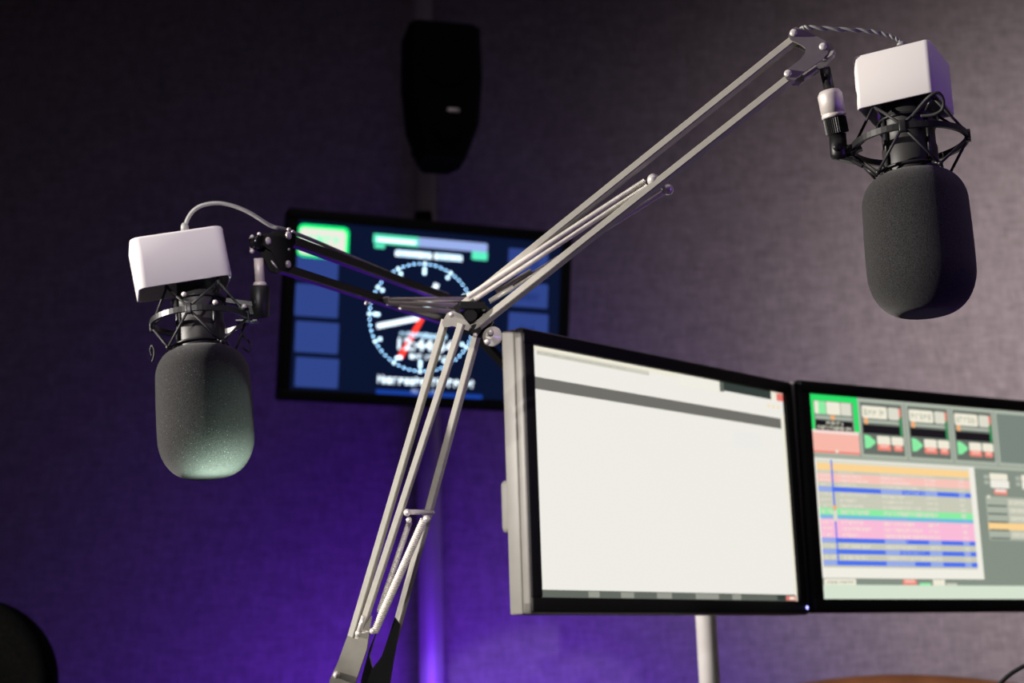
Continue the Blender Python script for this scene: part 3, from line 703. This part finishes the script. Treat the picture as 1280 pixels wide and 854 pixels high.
# base plates
plate([(436, 795), (448, 800), (452, 792), (466, 770), (460, 812), (447, 850), (436, 892), (412, 905), (404, 895), (414, 850), (424, 828)], 1.368, .001, .002, M['arm'], 'base_plate', t)
plate([(470, 792), (462, 812), (452, 850), (446, 895), (424, 910), (484, 905), (488, 850), (500, 780), (494, 772), (478, 820), (466, 836), (462, 820)], 1.416, -.001, .002, M['arm_black'], 'base_plate', t)
b = MB(); b.use(M['chrome']); b.ball(P(421, 844, 1.363), .0035, nrm); b.build('base_bolt', None, t, 'bright base bolt')
b = MB(); b.use(M['arm_black']); bp = P(440, 900, 1.395)
b.cyl((bp.x, bp.y, DESK + .02), (bp.x, bp.y, bp.z + .006), .010, n=20); b.rbox((bp.x, bp.y, DESK), Vector((1, 0, 0)), Vector((0, 1, 0)), Vector((0, 0, 1)), (-.035, -.035, .0005), (.035, .035, .022), .004); b.build('desk_clamp', None, t)

# --- arm 2: black, behind, ends at the left microphone
E2 = 1.76; H2d = 1.45
cl = Vector((SX, SY, EYE.z + .125))
t = thing('boom_arm', 'black scissor boom arm behind the grey one, reaching left with purple-lit edges', 'microphone arm', cl, 'microphone boom arms')
nrm1 = nrm
nrm = (P(352, 315, H2d) - P(585, 392, E2)).cross(Vector((0, 0, 1))).normalized()
if nrm.dot(toCam(P(500, 350, 1.6))) < 0: nrm = -nrm
rod('upper_rod', P(352, 297, H2d), P(576, 380, E2), M['arm_black'], t, .0095, .0098); rod('upper_rod', P(350, 335, H2d), P(568, 405, E2), M['arm_black'], t, .0095, .0098)
hd = [(324, 296), (336, 291), (352, 289), (362, 294), (362, 305), (357, 315), (357, 326), (360, 334), (354, 341), (344, 338), (338, 326), (333, 314), (322, 308)]
q = MB(); q.prism([P(x, y, H2d) + nrm * .0055 for x, y in hd], nrm * .002); q.build('head_plate', M['arm_black'], t)
q = MB(); q.prism([P(x, y, H2d) - nrm * .0080 for x, y in hd], nrm * .002); q.build('head_plate', M['arm_black'], t)
for q, r in (((327.5, 303), .0042), ((353, 296), .0042), ((352.5, 332), .0040)):
    b = MB(); bolt(b, P(*q, H2d) + nrm * .0076, nrm, r, .003); b.build('bolt', M['chrome'], t, 'bright round bolt head')
for q in ((361, 287), (366, 290), (361.5, 312), (315, 296), (324, 293)):
    b = MB(); b.ball(P(*q, H2d - .002), .0022); b.build('nut', M['chrome'], t, 'small bright nut')
b = MB(); b.use(M['chrome']); b.cyl(P(314, 297, H2d), P(315, 313, H2d), .0022, n=10); b.ball(P(315, 314, H2d - .002), .0026); b.cyl(P(339, 326, H2d - .008), P(346, 335, H2d - .008), .0009, n=8); b.build('tommy_bar', None, t, 'small bright tightening bar')
b = MB(); b.use(M['arm_black']); b.cyl(P(322, 303, H2d) - nrm * .0055, P(322, 303, H2d) + nrm * .005, .0072, n=20); b.build('head_clamp', None, t)
pn = P(473, 375, 1.615)
b = MB(); b.ball(P(458, 379, 1.575), .0024); b.build('screw_head', M['chrome'], t, 'small bright screw head')
b = MB(); b.use(M['chrome']); b.cyl(pn - nrm * .012, pn + nrm * .014, .0022, n=10); b.build('spring_pin', None, t, 'bright cross pin')
for (a, c) in (((480, 375, 1.61), (582, 374, 1.735)), ((484, 379, 1.60), (580, 382, 1.73)), ((500, 384, 1.615), (578, 391, 1.735))):
    a, c = P(*a), P(*c); b = MB(); b.use(M['spring']); b.coil(a, c, .0020, .0008, (a - c).length / .0018); b.cyl(a, c, .0016, n=8); b.build('spring', None, t)
b = MB(); b.use(M['arm_black']); 
b.prism([P(x, y, E2 + .006) for x, y in ((560, 374), (585, 368), (606, 380), (614, 400), (600, 420), (578, 416), (562, 400))], nrm * -.004); b.build('elbow_plate', None, t)
b = MB(); b.use(M['arm_black']); b.cyl(P(588, 394, E2 - .006), P(588, 394, E2 + .03), .008, n=18); b.build('elbow_pivot', None, t)
ln_ = nrm
for dx, dy in ((-7, 6), (8, -6)):
    q = MB(); q.bar(P(588 + dx, 397 + dy, E2 + .022), cl + Vector((.0, -.030, 0)) + (P(600 + dx, 400 + dy, 2.0) - P(600, 400, 2.0)), .010, .0098, ln_); q.build('lower_rod', M['arm_black'], t)
b = MB(); b.lathe(cl - Vector((0, 0, .03)), (0, 0, 1), [(.0156, 0), (.024, 0), (.024, .06), (.0156, .06), (.0156, 0)], 24, cap=False); b.rbox(cl, Vector((1, 0, 0)), Vector((0, 1, 0)), Vector((0, 0, 1)), (-.014, -.05, -.022), (.014, -.0225, .022), .003); b.build('pole_clamp', M['arm_black'], t)
nrm = nrm1

# ------------------------------------------------------------------ cables
b = MB(); b.use(M['cable'])
path = smoothpath([P(1126, 55, 1.302), P(1125, 52, 1.302), P(1117, 47, 1.302), P(1102, 42, 1.303), P(1080, 38.5, 1.304), P(1045, 36.5, 1.305), P(1012, 34.5, 1.307), P(1003, 35, 1.310), P(998, 41, 1.313)], 10)
for ph in (0, PI):                                         # twisted pair
    pts = []
    for i, p in enumerate(path):
        d = (path[min(i + 1, len(path) - 1)] - path[max(i - 1, 0)]).normalized(); u = Vector((0, 1, 0)); v = d.cross(u)
        a = i * .55 + ph; pts.append(p + .0011 * (math.cos(a) * u + math.sin(a) * v))
    b.tube(pts, .0013, 8)
b.lathe(P(1127, 56, 1.302), (0, 0, 1), [(.0048, -.0015), (.0046, .001), (.003, .0025), (.002, .003)], 16)
tag(b.build('microphone_cable'), 'twisted grey cable from the microphone on the grey arm to its arm tip', 'cable')
b = MB(); b.use(M['cable'])
pts = smoothpath([P(231, 288, 1.445), P(232, 281, 1.445), P(238, 268, 1.446), P(250, 258, 1.447), P(270, 254, 1.449), P(290, 257, 1.451), P(312, 266, 1.453), P(338, 282, 1.456), P(356, 287, 1.462), P(390, 300, 1.505), P(430, 317, 1.56), P(475, 336, 1.625), P(520, 355, 1.69), P(560, 368, 1.742)], 10)
b.tube(pts, .0021, 10); b.lathe(P(231, 285, 1.445), (0, 0, 1), [(.004, -.004), (.004, .002), (.0026, .005)], 14)
tag(b.build('microphone_cable'), 'smooth grey cable looping from the tilted flag box onto the black arm', 'cable')
b = MB(); b.use(M['cable_black'])
s0 = P(1232, 900, 1.75)
pts = smoothpath([Vector((s0.x - .03, s0.y, DESK + .004)), Vector((s0.x - .012, s0.y, DESK + .02)), P(1236, 880, 1.75), P(1246, 860, 1.75), P(1258, 847, 1.75), P(1270, 838.5, 1.75), P(1284, 832, 1.75), P(1310, 830, 1.76), P(1340, 850, 1.77), P(1355, 900, 1.78), Vector((P(1362, 930, 1.78).x, P(1362, 930, 1.78).y, DESK + .004))], 8)
b.tube(pts, .0026, 10)
tag(b.build('desk_cable'), 'thick black cable arching up below the farther monitor in the bottom corner', 'cable')

# ------------------------------------------------------------------ chairs behind and beside the desk
def chair(label, cx, cy, top, facing, halfw, m_back, crown, rc):
    t = thing('office_chair', label, 'chair', (cx, cy, 0))
    f = Vector((math.sin(facing), -math.cos(facing), 0)); s_ = Vector((f.y, -f.x, 0)) * -1; up = Vector((0, 0, 1))
    o = Vector((cx, cy, 0)) - f * .22
    # padded backrest: rounded outline, gently curved
    b = MB(); out = []
    hgt = .56; bot = top - hgt
    for i in range(13): 
        a = PI / 2 * i / 12; out.append((halfw - rc + rc * math.cos(a), top - rc - crown + rc * math.sin(a)))
    for i in range(1, 8):
        x = (halfw - rc) * (1 - 2 * i / 8); out.append((x, top - crown * (x / max(halfw - rc, .001)) ** 2))
    for i in range(13):
        a = PI / 2 + PI / 2 * i / 12; out.append((-halfw + rc + rc * math.cos(a), top - rc - crown + rc * math.sin(a)))
    out += [(-halfw * .9, bot + .05), (-halfw * .8, bot), (halfw * .8, bot), (halfw * .9, bot + .05)]
    def ring(k, d): return [o + s_ * (x * k) + up * (bot + hgt / 2 + (z - bot - hgt / 2) * k) + f * (d + .10 * (x / .25) ** 2 * .4) for x, z in out]
    b.loft([ring(.90, -.035), ring(.975, -.03), ring(1, -.015), ring(1, .005), ring(.975, .02), ring(.90, .026)]); b.build('backrest', m_back, t)
    b = MB(); b.rbox(Vector((cx, cy, 0)) + f * .03, s_, f, up, (-.24, -.22, .42), (.24, .24, .49), .03); b.build('seat', m_back, t)
    b = MB(); b.bar(o + f * -.045 + up * .39, o - f * .045 + up * (bot + .2), .06, .015, f); b.bar(o - f * .05 + up * .398, Vector((cx, cy, .398)), .06, .02, up); b.build('back_support', M['arm_black'], t)
    b = MB(); b.cyl((cx, cy, .10), (cx, cy, .418), .025); b.build('gas_column', M['arm_black'], t)
    b = MB()
    for i in range(5):
        a = 2 * PI * i / 5 + .3; e = Vector((cx + .27 * math.cos(a), cy + .27 * math.sin(a), .075)); b.bar((cx, cy, .10), e, .035, .025, (0, 0, 1))
    b.build('star_base', M['arm_black'], t)
    for i in range(5):
        a = 2 * PI * i / 5 + .3; e = Vector((cx + .27 * math.cos(a), cy + .27 * math.sin(a), .031)); q = MB(); tx = Vector((-math.sin(a), math.cos(a), 0)); q.cyl(e - tx * .02, e + tx * .02, .03, n=20); q.cyl(e, e + Vector((0, 0, .04)), .008, n=10); q.build('castor', M['black'], t)
bc = P(1108, 846, 2.95); chair('tan leather chair whose curved back top shows below the farther monitor', bc.x, bc.y - .22, bc.z + .004, 0, .29, M['leather'], .022, .05)
kc2 = P(-30, 745, 2.2); chair('black chair back with a rounded corner at the lower left', kc2.x - .06, kc2.y + .22, kc2.z + .0, PI, .185, M['mesh'], .004, .13)

# ------------------------------------------------------------------ lights
def aim(o, target): o.rotation_euler = (Vector(target) - o.location).to_track_quat('-Z', 'Y').to_euler()
def spot(name, loc, target, power, color, size, blend, radius):
    l = bpy.data.lights.new(name, 'SPOT'); l.energy = power; l.color = color; l.spot_size = math.radians(size); l.spot_blend = blend; l.shadow_soft_size = radius
    o = bpy.data.objects.new(name, l); COL.objects.link(o); o.location = loc; aim(o, target); return o
def area(name, loc, target, power, color, sx, sy):
    l = bpy.data.lights.new(name, 'AREA'); l.shape = 'RECTANGLE'; l.size = sx; l.size_y = sy; l.energy = power; l.color = color
    o = bpy.data.objects.new(name, l); COL.objects.link(o); o.location = loc; aim(o, target); return o
spot('key_spotlight', rel(-2.35, .86, .70), rel(1.2, 1.76, .30), 440, (1.0, .93, .86), 67, .45, .03)
spot('arm_fill_spot', rel(-.15, -1.0, .66), P(592, 612, 1.42), 135, (1.0, .93, .86), 10.6, .3, .012)  # added fill: beam narrowed to the grey arm and monitor side, sparing the foam
spot('flag_fill_spot', rel(-.75, -.85, .9), P(229, 312, 1.42), 132, (1.0, .92, .92), 4.6, .5, .02)  # added fill with no fixture behind it, brightens only the tilted flag box
spot('wall_washer', rel(2.35, 1.75, .85), rel(2.0, 3.92, .66), 260, (1.0, .85, .83), 84, 1.0, .25)
spot('purple_uplight', (PX + .05, 3.20, EYE.z - .58), (PX + .08, 3.92, EYE.z - .30), 62, (.20, .030, 1.0), 135, 1.0, .05)
area('purple_light_bar', (-.35, 3.55, EYE.z - .45), (-.35, 3.92, EYE.z - .15), 2.6, (.20, .03, 1.0), 2.4, .03)
spot('purple_side_light', rel(1.9, .1, .0), rel(.36, 1.22, .45), 22, (.36, .12, 1.0), 26, .5, .05)
spot('console_glow', rel(-.235, 1.27, -.20), rel(-.290, 1.372, .20), 95, (.74, 1.0, .79), 9.2, .7, .015)
area('ambient_fill', (0, .8, 3.1), (0, 1.2, 0), 13, (.95, .80, .92), 2.5, 2.5)  # unseen panel added as soft ambient fill for the closed room
w = bpy.data.worlds.new('room_air'); SC.world = w; w.use_nodes = True
w.node_tree.nodes['Background'].inputs['Color'].default_value = (.5, .42, .6, 1); w.node_tree.nodes['Background'].inputs['Strength'].default_value = .01

# ------------------------------------------------------------------ camera
cam = bpy.data.cameras.new('camera'); co = bpy.data.objects.new('camera', cam); COL.objects.link(co); SC.camera = co
cam.sensor_width = 36; cam.lens = F_PX / 1280 * 36; cam.clip_start = .05
X_, Y_, Z_ = c2w((1, 0, 0)), c2w((0, 1, 0)), c2w((0, 0, 1))
m = Matrix(((X_.x, Y_.x, -Z_.x, EYE.x), (X_.y, Y_.y, -Z_.y, EYE.y), (X_.z, Y_.z, -Z_.z, EYE.z), (0, 0, 0, 1)))
co.matrix_world = m
cam.dof.use_dof = True; cam.dof.focus_distance = 1.30; cam.dof.aperture_fstop = 6.4
SC.view_settings.view_transform = 'Standard'; SC.view_settings.look = 'None'; SC.view_settings.exposure = 0; SC.view_settings.gamma = 1; SC.view_settings.use_curve_mapping = False
SC.cycles.use_denoising = True
SC.cycles.max_bounces = 6
